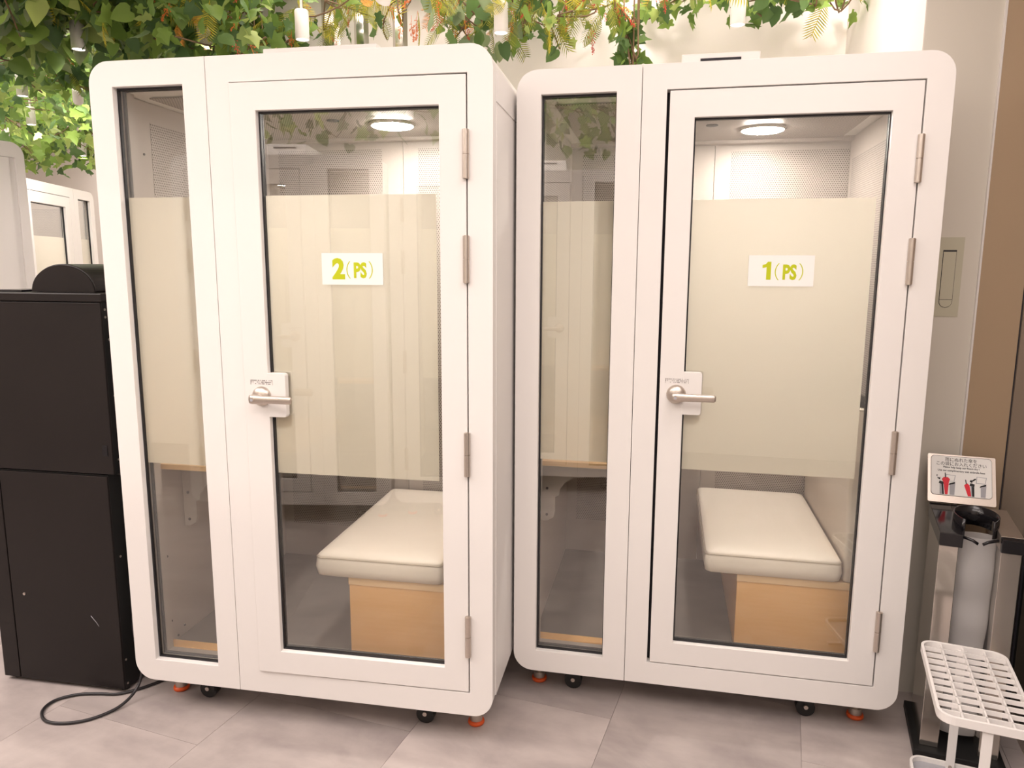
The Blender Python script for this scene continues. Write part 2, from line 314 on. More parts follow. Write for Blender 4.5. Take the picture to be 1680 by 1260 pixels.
# ------------------------------------------------------------------ pods
B, WB, DB, GB, GT, DT, WT, T = 0.1123, 0.188, 0.1931, 0.2687, 1.948, 2.0265, 2.0307, 2.105
XL, wL, wR, S, dL, gL, gR, dR, XR = 0.0, 0.0777, 0.3093, 0.3848, 0.4628, 0.5417, 1.0883, 1.1654, 1.2422
DEP = 1.02; FZ = 0.178; FB, FT = 0.860, 1.711
def make_pod(lamp=(0.78, 0.66), sign=None, ajar=0.0, rec=(0.5, 0.75), slack=0.0):
    P = empty('office_pod')
    MB().tube_y(rrect(XL + 0.001, XR - 0.001, B + 0.001, T - 0.001, 0.065), rrect(XL + 0.045, XR - 0.045, B + 0.06, T - 0.075, 0.004), 0.032, DEP).build('shell', white, P)
    MB().prism_xz(rrect(XL + 0.03, XR - 0.03, B + 0.03, T - 0.03, 0.06), DEP - 0.035, DEP - 0.012).build('back_wall', white, P)
    MB().prism_xz(rrect(0.077, XR - 0.077, 0.19, 2.028, 0.004), DEP - 0.012, DEP + 0.002).build('rear_panel', white, P)
    for sx in (0, 1):
        x0, x1 = (XR - 0.002, XR + 0.0015) if sx else (XL - 0.0015, XL + 0.002)
        MB().box(x0, x1, 0.045, DEP - 0.04, 0.165, 1.955).build('side_panel', white, P)
        MB().box(x0, x1, 0.045, DEP - 0.04, 1.961, 2.042).build('side_panel', white, P)
    # window half of the front
    f = MB(); f.plate(rrect(XL, S - 0.0009, B, T, 0.065, 8, '1001'), (wL, wR, WB, WT), 0, 0.032)
    f.build('window_panel', white, P, 0.0012)
    # door surround
    f = MB(); g = 0.004
    f.plate(rrect(S + 0.0009, XR, B, T, 0.065, 8, '0110'), (dL - g, dR + g, DB - g, DT + g), 0, 0.032)
    f.build('door_surround', white, P, 0.0012)
    MB().frame(dL - 0.02, dR + 0.02, DB - 0.02, DT + 0.02, gL - 0.01, gR + 0.01, GB - 0.01, GT + 0.01, 0.042, 0.047).build('door_seal', gapm, P)
    MB().box(S - 0.004, S + 0.004, 0.03, 0.033, B + 0.002, T - 0.002).build('seam_backing', gapm, P)
    # window: gaskets, pane, film, inner frame
    w = empty('window', (0, 0, 0), 0, P)
    MB().frame(wL, wR, WB, WT, wL + 0.005, wR - 0.003, WB + 0.005, WT - 0.006, 0.020, 0.030).build('gasket', black_g, w)
    MB().box(wL, wR, 0.026, 0.031, WB, WT).build('glass_pane', pane_m, w)
    MB().add([(wL, 0.0325, 0.866), (wR, 0.0325, 0.866), (wR, 0.0325, FT), (wL, 0.0325, FT)], [(0, 1, 2, 3)]).build('privacy_film', film_m, w)
    MB().frame(wL - 0.02, wR + 0.02, WB - 0.02, WT + 0.02, wL - 0.004, wR + 0.004, WB - 0.004, WT + 0.004, 0.034, 0.062).build('inner_frame', white_in, w)
    MB().frame(wL - 0.005, wR + 0.005, WB - 0.005, WT + 0.005, wL + 0.004, wR - 0.002, WB + 0.004, WT - 0.004, 0.050, 0.056).build('gasket', black_g, w)
    MB().frame(wL - 0.03, wR + 0.03, WB - 0.03, WT + 0.03, wL + 0.001, wR, WB - 0.004, WT, 0.062, 0.095).build('inner_frame', white_in, w)
    # door, hinged at its right edge
    d = empty('door', (dR, 0, 0), ajar, P)
    f = MB(); f.plate([(dL - dR + slack, DB), (0, DB), (0, DT), (dL - dR + slack, DT)], (gL - dR, gR - dR, GB, GT), 0, 0.040); f.build('door_frame', white, d, 0.0015)
    MB().frame(gL - dR, gR - dR, GB, GT, gL - dR + 0.005, gR - dR - 0.003, GB + 0.005, GT - 0.005, 0.018, 0.030).build('gasket', black_g, d)
    MB().box(gL - dR, gR - dR, 0.024, 0.029, GB, GT).build('glass_pane', pane_m, d)
    x0, x1 = gL - dR + 0.004, 1.070 - dR
    MB().add([(x0, 0.031, FB), (x1, 0.031, FB), (x1, 0.031, FT), (x0, 0.031, FT)], [(0, 1, 2, 3)]).build('privacy_film', film_m, d)
    MB().frame(gL - dR - 0.004, gR - dR + 0.004, GB - 0.004, GT + 0.004, gL - dR + 0.004, gR - dR - 0.003, GB + 0.004, GT - 0.004, 0.036, 0.041).build('gasket', black_g, d)
    MB().prism_xz(rrect(gL - 0.003 - dR, 0.598 - dR, 1.045, 1.1815, 0.009, 5, '0110'), -0.0006, 0.022).build('lock_plate', white, d, 0.0015)
    MB().prism_xz(rrect(0.50 - dR, 0.602 - dR, 1.047, 1.1835, 0.008, 5, '0110'), 0.032, 0.056).build('inner_lock_plate', white_in, d)
    h = MB(); hc = (0.520 - dR, 0.0, 1.110)
    h.lathe([(0.0, -0.018), (0.012, -0.0175), (0.0235, -0.0125), (0.0295, -0.007), (0.0305, 0.0)], hc, 28, 'y')
    h.build('handle_rose', steel, d)
    h = MB(); xa, xb = 0.517 - dR, 0.637 - dR
    h.cyl((0.520 - dR, -0.004, 1.108), (0.520 - dR, -0.046, 1.108), 0.0105, 16)
    prof = [(-0.012, -0.0128), (-0.004, -0.0150), (0.010, -0.0145), (0.03, -0.0125), (0.10, -0.0120), (0.117, -0.0118), (0.122, -0.008)]
    vs = []; fs = []; m = 14
    for (dx, r) in prof:
        r = -r
        for q in range(m):
            a = 2 * PI * q / m; vs.append((0.517 - dR + dx, -0.048 + 0.75 * r * math.cos(a) * 0.8, 1.108 + r * math.sin(a)))
    for k in range(len(prof) - 1):
        for q in range(m): fs.append((k * m + q, k * m + (q + 1) % m, (k + 1) * m + (q + 1) % m, (k + 1) * m + q))
    fs += [tuple(range(m)), tuple(range(len(vs) - 1, len(vs) - m - 1, -1))]
    h.add(vs, fs, True); h.cyl((0.517 - dR, -0.056, 1.108), (0.517 - dR, -0.060, 1.108), 0.0068, 16)
    h.build('handle_lever', steel, d)
    MB().cyl((0.517 - dR, -0.0598, 1.108), (0.517 - dR, -0.0608, 1.108), 0.0045, 12).build('lock_button', greyink, d)
    bl = MB(); rr = random.Random(3)
    for row in range(3):
        for c_ in range(25):
            if rr.random() < 0.66:
                x = 0.486 - dR + c_ * 0.0028; z = 1.1575 - row * 0.0052
                bl.box(x, x + 0.0017, -0.0014, 0.0, z, z + 0.0019)
    for x in (0.4845, 0.556): bl.box(x - dR, x - dR + 0.0006, -0.0009, 0.0, 1.145, 1.160)
    tag(bl.build('braille_dots', braille_m, d), None, None, None, 'stuff')
    for z in (1.814, 1.526, 0.957, 0.381):
        hb = MB()
        hb.cyl((0.0005, -0.0065, z - 0.0655), (0.0005, -0.0065, z - 0.0006), 0.0095, 14); hb.cyl((0.0005, -0.0065, z + 0.0006), (0.0005, -0.0065, z + 0.0655), 0.0095, 14)
        hb.cyl((0.0005, -0.0065, z - 0.067), (0.0005, -0.0065, z + 0.067), 0.0065, 10)
        hb.build('hinge', steel, d)
    if sign:
        MB().box(0, 0.189, -0.003, 0.001, 0, 0.0925).build('sign_plate', signw, d).location = (0.7205 - dR, 0.0225, 1.451)
        bx, bz = 0.7205 - dR, 1.451; yy = 0.0192; rx = (PI / 2, 0, 0)
        if sign == '1':
            MB().prism_xz([(0.0525, 0.0195), (0.0655, 0.0195), (0.0655, 0.0735), (0.0555, 0.0735), (0.0500, 0.0665), (0.0405, 0.0635), (0.0405, 0.0545), (0.0525, 0.0570)], -0.0003, 0.0003).build('number_lettering', lime, d, 0, (bx, yy, bz))
        else:
            text_mesh(sign, 0.079, lime, 'number_lettering', d, (bx + 0.0335, yy, bz + 0.0195), rx, 'LEFT', 0.0038, 0.95)
        text_mesh('PS', 0.060, lime, 'letters_lettering', d, (bx + 0.0985, yy, bz + 0.0220), rx, 'LEFT', 0.0024, 0.70)
        for sgn, cx in ((-1, 0.0835), (1, 0.1515)):
            pb = MB(); pts = []
            for k in range(9):
                a = (k / 8 - 0.5) * 1.5; pts.append((math.cos(a), math.sin(a)))
            R0 = 0.0365; ins = [(cx + sgn * ((c - 1) * R0 + 0.004), 0.0435 + s * R0) for c, s in pts]; outs = [(cx + sgn * ((c - 1) * R0 + 0.0068), 0.0435 + s * (R0 + 0.0005)) for c, s in pts]
            pb.prism_xz(ins + outs[::-1], -0.0003, 0.0003); pb.build('bracket_lettering', lime, d, 0, (bx, yy, bz))
    # interior
    MB().box(0.045, XR - 0.045, 0.135, DEP - 0.035, FZ - 0.006, FZ).build('floor_mat', carpet, P)
    MB().box(0.045, XR - 0.045, 0.095, 0.135, FZ - 0.006, FZ + 0.010).build('threshold_strip', wood, P)
    bw = DEP - 0.035
    for x0, x1 in ((0.048, 0.655), (0.658, XR - 0.048)):
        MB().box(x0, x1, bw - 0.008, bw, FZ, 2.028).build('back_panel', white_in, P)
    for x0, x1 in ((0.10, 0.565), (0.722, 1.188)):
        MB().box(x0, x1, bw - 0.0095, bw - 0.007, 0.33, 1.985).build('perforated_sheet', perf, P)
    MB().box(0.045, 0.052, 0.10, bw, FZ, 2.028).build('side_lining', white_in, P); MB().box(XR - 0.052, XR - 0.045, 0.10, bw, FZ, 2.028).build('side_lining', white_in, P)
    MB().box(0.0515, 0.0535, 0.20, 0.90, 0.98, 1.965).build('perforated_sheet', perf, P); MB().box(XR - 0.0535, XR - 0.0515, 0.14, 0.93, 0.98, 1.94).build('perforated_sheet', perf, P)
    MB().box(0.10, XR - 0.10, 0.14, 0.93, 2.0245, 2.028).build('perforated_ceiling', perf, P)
    MB().box(0.052, XR - 0.052, bw - 0.06, bw - 0.02, 2.012, 2.03).build('ceiling_bead', white_in, P)
    l = MB().lathe([(0.0, 0.0), (0.070, 0.0), (0.077, 0.004)], (lamp[0], lamp[1], 2.012), 32).build('lamp_diffuser', led, P)
    MB().lathe([(0.077, 0.004), (0.083, 0.006), (0.085, 0.014)], (lamp[0], lamp[1], 2.012), 32).build('lamp_rim', lampw, P)
    MB().lathe([(0.0, 0.0), (0.022, 0.0), (0.022, 0.006)], (lamp[0] - 0.19, lamp[1] - 0.10, 2.021), 16).build('smoke_sensor', gapm, P)
    tb = MB().box(0.052, 0.41, 0.125, 0.93, 0.817, 0.834).build('table_top', wood_l, P)
    for by in (0.24, 0.78):
        MB().prism_xz([(0.054, 0.575), (0.074, 0.575), (0.098, 0.59), (0.104, 0.612), (0.104, 0.668), (0.118, 0.676), (0.122, 0.70), (0.140, 0.725), (0.17, 0.745), (0.40, 0.77), (0.40, 0.816), (0.054, 0.816)], by, by + 0.012).build('table_bracket', white_in, tb)
        for z in (0.60, 0.70): MB().cyl((0.074, by - 0.002, z), (0.074, by + 0.001, z), 0.005, 10).build('bracket_screw', gapm, tb)
    scr = MB()
    for y, z in ((0.13, 0.50), (0.13, 0.26), (0.20, 0.21), (0.16, 0.19), (0.16, 1.86)): scr.cyl((0.051, y, z), (0.0545, y, z), 0.004, 8)
    tag(scr.build('wall_screws', gapm, P), None, None, None, 'stuff')
    # feet and castors
    for fx in (0.07, 1.158):
        for fy in (0.135, DEP - 0.13):
            s_ = MB().cyl((fx, fy, 0.012), (fx, fy, 0.125), 0.009, 10); s_.cyl((fx, fy, 0.014), (fx, fy, 0.036), 0.021, 18)
            q = s_.build('levelling_foot', steel, P); tag(q, 'steel levelling foot with orange base', None)
            MB().lathe([(0.0, 0), (0.026, 0), (0.028, 0.005), (0.0265, 0.0115), (0.0, 0.013)], (fx, fy, 0.001), 22).build('foot_disc', orange, q)
    for cx in (0.195, 0.988):
        for cy in (0.115, DEP - 0.16):
            c_ = MB().box(cx - 0.022, cx + 0.022, cy - 0.017, cy + 0.03, 0.108, 0.114); c_.box(cx + 0.0, cx + 0.03, cy - 0.019, cy - 0.016, 0.03, 0.11); c_.box(cx + 0.0, cx + 0.03, cy + 0.016, cy + 0.019, 0.03, 0.11)
            q = c_.build('castor', rubber, P)
            MB().cyl((cx + 0.004, cy - 0.015, 0.0315), (cx + 0.004, cy + 0.015, 0.0315), 0.031, 22).build('castor_wheel', rubber, q, 0.003)
            MB().cyl((cx + 0.004, cy - 0.024, 0.037), (cx + 0.004, cy - 0.017, 0.037), 0.0075, 8, smooth=False).build('castor_bolt', steel, q)
    # ventilation box on the roof
    v0, v1 = rec
    vb = MB().box(v0, v1, 0.30, 0.70, T - 0.002, T + 0.1).build('vent_box', white, P, 0.003)
    MB().box(v0 + 0.06, v1 - 0.06, 0.298, 0.301, T + 0.076, T + 0.084).build('vent_slot', gapm, vb)
    return P

podA = make_pod((0.725, 0.655), '2', math.radians(0.7), (0.41, 0.80))
tag(podA, 'white glass-fronted office pod with lime number 2 sign, beside the black machine', 'booth', 'white office pods')
podB = make_pod((0.81, 0.67), '1', 0.0, (0.50, 0.75), 0.005)
podB.location = (1.2536, 0.3025, 0); podB.rotation_euler = (0, 0, -0.0251)
tag(podB, 'white glass-fronted office pod with lime number 1 sign, beside the umbrella bag stand', 'booth', 'white office pods')
podC = make_pod((0.75, 0.66))
dr = Vector((math.sin(math.radians(-18)), math.cos(math.radians(-18)), 0)); lc = Vector((-2.66, 2.57, 0)) + dr * 1.165
podC.location = lc; podC.rotation_euler = (0, 0, math.radians(108)); podC.scale = (-1, 1, 1)
tag(podC, 'farther white office pod with two hinges and lit glass door seen above the black machine', 'booth', 'white office pods')
podD = copy_tree(podC); podD.scale = (1, 1, 1); podD.location = (-2.41, 1.60, 0); podD.rotation_euler = (0, 0, math.radians(-108))
tag(podD, 'plain back of an office pod with rounded top corner at the left edge', 'booth', 'white office pods')
podE = copy_tree(podC); podE.scale = (1, 1, 1); podE.location = (0.27, -1.89, 0); podE.rotation_euler = (0, 0, math.radians(171.5))
tag(podE, 'office pod mirrored in the glass door of pod number 2', 'booth', 'white office pods')
podF = copy_tree(podC); podF.scale = (1, 1, 1); podF.location = (1.51, -2.12, 0); podF.rotation_euler = (0, 0, math.radians(172))
tag(podF, 'office pod mirrored in the narrow window of pod number 1', 'booth', 'white office pods')

# ------------------------------------------------------------------ benches inside the pods
def cushion(x0, x1, y0, y1, z0, z1, crown, name, parent, r=0.02):
    mb = MB(); nx, ny = 12, 16
    out = rrect(x0, x1, y0, y1, r, 5); n = len(out); cx, cy = (x0 + x1) / 2, (y0 + y1) / 2
    rings = [(0.012, z0), (0.003, z0 + 0.006), (-0.003, (z0 + z1) / 2), (0.0, z1 - 0.008), (0.003, z1 - 0.002), (0.001, z1), (0.006, z1 + crown * 0.35), (0.025, z1 + crown * 0.7), (0.09, z1 + crown)]
    vs = []
    for ins, z in rings:
        kx = 1 - ins / ((x1 - x0) / 2); ky = 1 - ins / ((y1 - y0) / 2)
        vs += [(cx + (x - cx) * kx, cy + (y - cy) * ky, z) for x, y in out]
    fs = [(k * n + i, k * n + (i + 1) % n, (k + 1) * n + (i + 1) % n, (k + 1) * n + i) for k in range(len(rings) - 1) for i in range(n)]
    fs += [tuple(range(n - 1, -1, -1)), tuple(range((len(rings) - 1) * n, len(rings) * n))]
    mb.add(vs, fs, True); o = mb.build(name, vinyl, parent)
    sm = MB(); pts = [(cx + (x - cx) * 1.001, cy + (y - cy) * 1.0005, z1 - 0.001) for x, y in out]; sm.tube(pts + pts[:1], 0.0012, 5); sm.build('piping', mat('cream_piping', (0.52, 0.44, 0.35), 0.6) if 'cream_piping' not in D.materials else D.materials['cream_piping'], o)
    return o
def make_bench(pod, off, label):
    b = empty('bench', pod.location, pod.rotation_euler[2])
    tag(b, label, 'bench', 'padded benches in the pods')
    x0 = 0.757 + off
    MB().box(x0, 1.165 + off, 0.192, 0.955, FZ, 0.424).build('base', wood, b)
    MB().box(x0 - 0.002, 1.17 + off, 0.188, 0.96, 0.4255, 0.452).build('base_rail', wood_l, b, 0.001)
    cushion(0.643 + off, 1.092 + off, 0.172, 0.955, 0.453, 0.523, 0.02, 'seat_cushion', b)
    o = cushion(1.096 + off, 1.165 + off, 0.18, 0.955, 0.453, 1.05, 0.0, 'back_cushion', b, 0.012)
    return b
make_bench(podB, 0.0, 'cream padded bench with visible back cushion, in the pod by the pillar')
make_bench(podA, -0.058, 'cream padded bench cut off by the door edge, in the pod beside the black machine')

# ------------------------------------------------------------------ black machine at the left
mc = empty('black_machine', (0, 0, 0)); tag(mc, 'tall black machine cabinet with domed top and trailing cable, left of pod 2', 'machine')
MB().box(-0.598, -0.108, 0.075, 0.66, 0.012, 0.80).build('lower_cabinet', black_side, mc)
MB().box(-0.530, -0.107, 0.066, 0.076, 0.016, 0.796).build('lower_panel', blackm, mc, 0.002)
MB().box(-0.600, -0.534, 0.066, 0.076, 0.016, 0.796).build('lower_panel', blackm, mc, 0.002)
MB().box(-0.598, -0.083, 0.075, 0.66, 0.803, 1.385).build('upper_cabinet', black_side, mc)
MB().box(-0.600, -0.079, 0.066, 0.076, 0.805, 1.383).build('upper_panel', blackm, mc, 0.002)
ld = MB().box(-0.602, -0.066, 0.060, 0.665, 1.386, 1.414).build('lid', blackm, mc, 0.004)
dm = MB(); pts = [(-0.250 + 0.1235 * math.cos(PI * k / 24), 1.415 + 0.093 * math.sin(PI * k / 24)) for k in range(25)]
dm.prism_xz(pts, 0.115, 0.62); dm.build('dome', blackm, mc, 0.004)
pts = [(-0.250 + 0.119 * math.cos(PI * k / 24), 1.415 + 0.0885 * math.sin(PI * k / 24)) for k in range(25)]
MB().prism_xz(pts, 0.110, 0.1155).build('dome_end_cap', blackm, mc)
MB().box(-0.50, -0.40, 0.10, 0.64, 1.413, 1.421).build('lid_rail', black_gl, mc)
MB().box(-0.114, -0.094, 0.064, 0.067, 0.868, 0.906).build('panel_latch', black_gl, mc, 0.001)
MB().box(-0.098, -0.074, 0.10, 0.15, 0.795, 0.86).build('lock_block', rubber, mc, 0.002)
MB().cyl((-0.478, 0.0655, 0.345), (-0.478, 0.062, 0.345), 0.005, 10).build('screw', steel, mc)
for y, z, x in ((0.09, 1.36, -0.0835), (0.09, 1.335, -0.0835), (0.10, 1.26, -0.0835), (0.105, 1.07, -0.0835), (0.10, 0.85, -0.0835), (0.10, 0.50, -0.1085), (0.085, 0.12, -0.1085), (0.085, 0.03, -0.1085)):
    MB().cyl((x - 0.001, y, z), (x + 0.003, y, z), 0.004, 8).build('screw', steel, mc)
sc = MB(); sc.tube([(-0.216, 0.0652, 0.285), (-0.205, 0.0652, 0.272), (-0.196, 0.0652, 0.262), (-0.187, 0.0652, 0.248)], 0.0009, 5); sc.build('scratch_mark', greyink, mc)
for x, y in ((-0.57, 0.1), (-0.13, 0.1), (-0.57, 0.63), (-0.13, 0.63)): MB().cyl((x, y, 0), (x, y, 0.014), 0.015, 10).build('foot', rubber, mc)
def smooth_path(pts, k=8):
    pts = [Vector(p) for p in pts]; out = []
    for i in range(len(pts) - 1):
        p0, p1, p2, p3 = pts[max(i - 1, 0)], pts[i], pts[i + 1], pts[min(i + 2, len(pts) - 1)]
        for j in range(k):
            t = j / k; out.append(0.5 * ((2 * p1) + (-p0 + p2) * t + (2 * p0 - 5 * p1 + 4 * p2 - p3) * t * t + (-p0 + 3 * p1 - 3 * p2 + p3) * t ** 3))
    return out + [pts[-1]]
cb = MB().tube(smooth_path([(-0.088, 0.135, 0.62), (-0.086, 0.13, 0.45), (-0.082, 0.12, 0.32), (-0.088, 0.11, 0.24), (-0.066, 0.10, 0.16), (-0.046, 0.085, 0.09), (-0.046, 0.05, 0.035), (-0.062, -0.02, 0.009), (-0.110, -0.095, 0.006), (-0.178, -0.132, 0.006), (-0.250, -0.132, 0.006), (-0.305, -0.085, 0.006), (-0.310, -0.025, 0.006), (-0.262, 0.020, 0.006), (-0.190, 0.040, 0.006), (-0.122, 0.052, 0.006), (-0.062, 0.105, 0.006), (0.0, 0.20, 0.006), (0.05, 0.30, 0.006)], 8), 0.0052, 8).build('power_cable', cable_m)
tag(cb, 'black power cable looping on the floor in front of the black machine', 'cable')

# ------------------------------------------------------------------ umbrella bag dispenser
ds = empty('umbrella_bag_dispenser', (2.545, 0.232, 0), math.radians(-12)); ds.scale = (0.86, 1, 1); tag(ds, 'stainless wet umbrella bag stand with tilted instruction sign', 'dispenser')
MB().box(-0.006, 0.282, -0.012, 0.275, 0, 0.026).build('base', black_side, ds, 0.003)
for x0, x1 in ((0.016, 0.076), (0.200, 0.262)):
    MB().box(x0, x1, 0.02, 0.235, 0.026, 0.69).build('post', steel_s, ds, 0.002)
MB().box(0.076, 0.200, 0.20, 0.215, 0.026, 0.64).build('back_panel', greyink, ds)
MB().prism_yz([(0.0, 0.690), (0.0, 0.731), (0.255, 0.748), (0.255, 0.700)], 0.012, 0.083).build('head_arm', black_gl, ds, 0.002)
MB().prism_yz([(0.0, 0.690), (0.0, 0.731), (0.02, 0.735), (0.02, 0.690)], 0.196, 0.264).build('head_cap', black_gl, ds, 0.002)
MB().prism_yz([(0.02, 0.690), (0.02, 0.735), (0.255, 0.748), (0.255, 0.700)], 0.196, 0.264).build('head_arm', steel, ds, 0.002)
MB().prism_yz([(0.20, 0.72), (0.20, 0.742), (0.255, 0.748), (0.255, 0.72)], 0.083, 0.196).build('head_bridge', black_gl, ds)
rg = MB(); n = 26; vs = []
for k in range(n + 1):
    a = math.radians(-52 + 284 * k / n)
    for r, dz in ((0.071, 0.0), (0.071, 0.078), (0.067, 0.078), (0.067, 0.0)):
        yy = 0.110 + r * math.sin(a); vs.append((0.138 + r * math.cos(a), yy, 0.700 + 0.8 * dz + 0.10 * (yy - 0.06)))
rg.add(vs, [(k * 4 + i, (k + 1) * 4 + i, (k + 1) * 4 + (i + 1) % 4, k * 4 + (i + 1) % 4) for k in range(n) for i in range(4)] + [(0, 1, 2, 3), (n * 4 + 3, n * 4 + 2, n * 4 + 1, n * 4)], True)
rg.build('funnel_ring', black_gl, ds)
for sx in (1, -1):
    MB().tube([(0.138 - sx * 0.068, 0.05, 0.712), (0.138 - sx * 0.045, 0.028, 0.715), (0.138 - sx * 0.022, 0.020, 0.711), (0.138 - sx * 0.007, 0.018, 0.703)], 0.005, 6).build('bag_clip', black_gl, ds)
bg = MB(); nu, nv = 20, 26; vs = []; rb = random.Random(5)
for j in range(nv + 1):
    z = 0.712 - 0.65 * j / nv
    for i in range(nu):
        a = 2 * PI * i / nu; w = 0.0615 * (1 - 0.12 * math.exp(-((z - 0.3) / 0.1) ** 2)); dpt = 0.030 * (0.6 + 0.4 * (z / 0.66))
        k = 1 + 0.04 * math.sin(3 * a + z * 23) + 0.05 * math.sin(z * 60 + 2 * math.cos(a))
        vs.append((0.138 + w * math.cos(a), 0.075 + dpt * k * math.sin(a) + 0.004 * math.sin(z * 40), z))
bg.add(vs, [(j * nu + i, j * nu + (i + 1) % nu, (j + 1) * nu + (i + 1) % nu, (j + 1) * nu + i) for j in range(nv) for i in range(nu)], True); bg.build('plastic_bag', bagm, ds)
# tilted sign (local frame: x along the board, z up the board)
tilt = math.radians(-27)
sg = empty('sign', (0.012, 0.258, 0.768), 0, ds); sg.scale = (0.87, 1, 0.82); sg.rotation_euler = (tilt, 0, math.radians(2))
MB().prism_xz(rrect(-0.008, 0.252, -0.02, 0.176, 0.006, 4), 0, 0.006).build('sign_board', steel, sg)
MB().prism_xz(rrect(0.004, 0.238, 0.008, 0.170, 0.014, 5), -0.0012, 0.001).build('sign_border', ink, sg)
MB().prism_xz(rrect(0.0055, 0.2365, 0.0095, 0.1685, 0.013, 5), -0.0018, 0.001).build('sign_face', signw, sg)
rx = (PI / 2, 0, 0)
for body, size, z, bold in (('雨にぬれた傘を', 0.0178, 0.149, 0.0), ('この袋にお入れください', 0.0178, 0.1315, 0.0), ('Please help keep our floors dry !', 0.0105, 0.1205, 0.0002), ('Use our complimentary wet umbrella bags', 0.0105, 0.1065, 0.0002)):
    text_mesh(body, size, ink, 'sign_lettering', sg, (0.121, -0.0022, z), rx, 'CENTER', bold, 1.0, 0.0001)
def flat(pts, m, name, y=-0.0021): MB().prism_xz(pts, y - 0.0002, y).build(name, m, sg)
for ox, bagx in ((0.032, 0), (0.150, 1)):
    flat([(ox + 0.006, 0.012), (ox + 0.020, 0.012), (ox + 0.020, 0.056), (ox + 0.006, 0.060)], greyink, 'pictogram_post')
    flat([(ox + 0.044, 0.012), (ox + 0.062, 0.012), (ox + 0.066, 0.060), (ox + 0.044, 0.050)], greyink, 'pictogram_post')
    flat([(ox + 0.002, 0.056), (ox + 0.020, 0.050), (ox + 0.022, 0.062), (ox + 0.006, 0.066)], ink, 'pictogram_head', -0.0023)
    flat([(ox + 0.040, 0.050), (ox + 0.064, 0.058), (ox + 0.066, 0.066), (ox + 0.044, 0.058)], ink, 'pictogram_head', -0.0023)
    flat([(ox + 0.026, 0.066), (ox + 0.062, 0.066), (ox + 0.068, 0.092), (ox + 0.030, 0.094)], greyink, 'pictogram_board', -0.0022)
    flat([(ox + 0.029, 0.068), (ox + 0.060, 0.068), (ox + 0.065, 0.090), (ox + 0.032, 0.092)], signw, 'pictogram_board', -0.0025)
flat([(0.048, 0.012), (0.054, 0.012), (0.052, 0.050), (0.044, 0.060)], ink, 'pictogram_bag', -0.0027)
flat([(0.058, 0.012), (0.068, 0.012), (0.074, 0.066), (0.078, 0.074), (0.070, 0.082), (0.054, 0.082), (0.046, 0.073), (0.052, 0.062)], redink, 'pictogram_umbrella', -0.0028)
flat([(0.0585, 0.080), (0.0625, 0.080), (0.0610, 0.100), (0.0575, 0.100)], ink, 'pictogram_handle', -0.0029)
flat([(0.028, 0.082), (0.036, 0.077), (0.040, 0.082), (0.040, 0.070), (0.028, 0.076), (0.031, 0.078), (0.024, 0.088), (0.030, 0.090)], ink, 'pictogram_arrow', -0.0027)
flat([(0.146, 0.012), (0.158, 0.012), (0.152, 0.056), (0.144, 0.064), (0.136, 0.060), (0.132, 0.054)], redink, 'pictogram_umbrella', -0.0028)
flat([(0.1385, 0.060), (0.1425, 0.060), (0.1390, 0.078), (0.1355, 0.078)], ink, 'pictogram_handle', -0.0029)
flat([(0.162, 0.012), (0.170, 0.012), (0.170, 0.050), (0.160, 0.052)], ink, 'pictogram_bag', -0.0027)
flat([(0.152, 0.072), (0.163, 0.066), (0.162, 0.071), (0.178, 0.082), (0.174, 0.086), (0.160, 0.076), (0.158, 0.080)], ink, 'pictogram_arrow', -0.0031)

# ------------------------------------------------------------------ white umbrella rack
rk = empty('umbrella_rack', (2.4675, 0.068, 0), math.radians(-12.5)); tag(rk, 'white metal umbrella rack with grid top at the right edge', 'umbrella stand')
RW, RL, RZ = 0.208, 0.392, 0.469
def ring(z0, z1, name, w=RW, l=RL, th=0.007):
    o = rrect(0, w, -l, 0, 0.036, 7); i = rrect(th, w - th, -l + th, -th, 0.030, 7); n = len(o)
    vs = [(x, y, z0) for x, y in o] + [(x, y, z1) for x, y in o] + [(x, y, z0) for x, y in i] + [(x, y, z1) for x, y in i]; fs = []
    for k in range(n):
        j = (k + 1) % n; fs += [(k, j, n + j, n + k), (2 * n + k, 3 * n + k, 3 * n + j, 2 * n + j), (k, 2 * n + k, 2 * n + j, j), (n + k, n + j, 3 * n + j, 3 * n + k)]
    return MB().add(vs, fs).build(name, white, rk, 0.001)
ring(RZ - 0.022, RZ, 'top_rim'); ring(0.095, 0.112, 'lower_rim')
for k in range(1, 4):
    x = RW * k / 4; MB().box(x - 0.0022, x + 0.0022, -RL + 0.006, -0.006, RZ - 0.018, RZ - 0.004).build('grid_bar', white, rk)
sl = MB().box(0.006, RW - 0.006, -0.0016, 0.0016, RZ - 0.0155, RZ - 0.004).mesh('grid_slat', white)
for k in range(1, 11):
    q = D.objects.new('grid_slat', sl); COL.objects.link(q); q.parent = rk; q.location = (0, -RL * k / 11, 0)
for y0, y1 in ((-0.014, -0.008), (-RL + 0.006, -RL + 0.012)):
    MB().box(RW / 2 - 0.011, RW / 2 + 0.011, y0, y1, 0.0, RZ - 0.010).build('leg', white, rk, 0.001)
    MB().box(RW / 2 - 0.08, RW / 2 + 0.08, y0 - 0.002, y1 + 0.002, 0.0, 0.008).build('foot', white, rk)
MB().cyl((RW / 2, -0.014, 0.104), (RW / 2, -0.017, 0.104), 0.005, 10).build('bolt', steel, rk)
MB().box(0.006, RW - 0.006, -RL + 0.006, -0.006, 0.095, 0.098).build('drip_tray', greyink, rk)

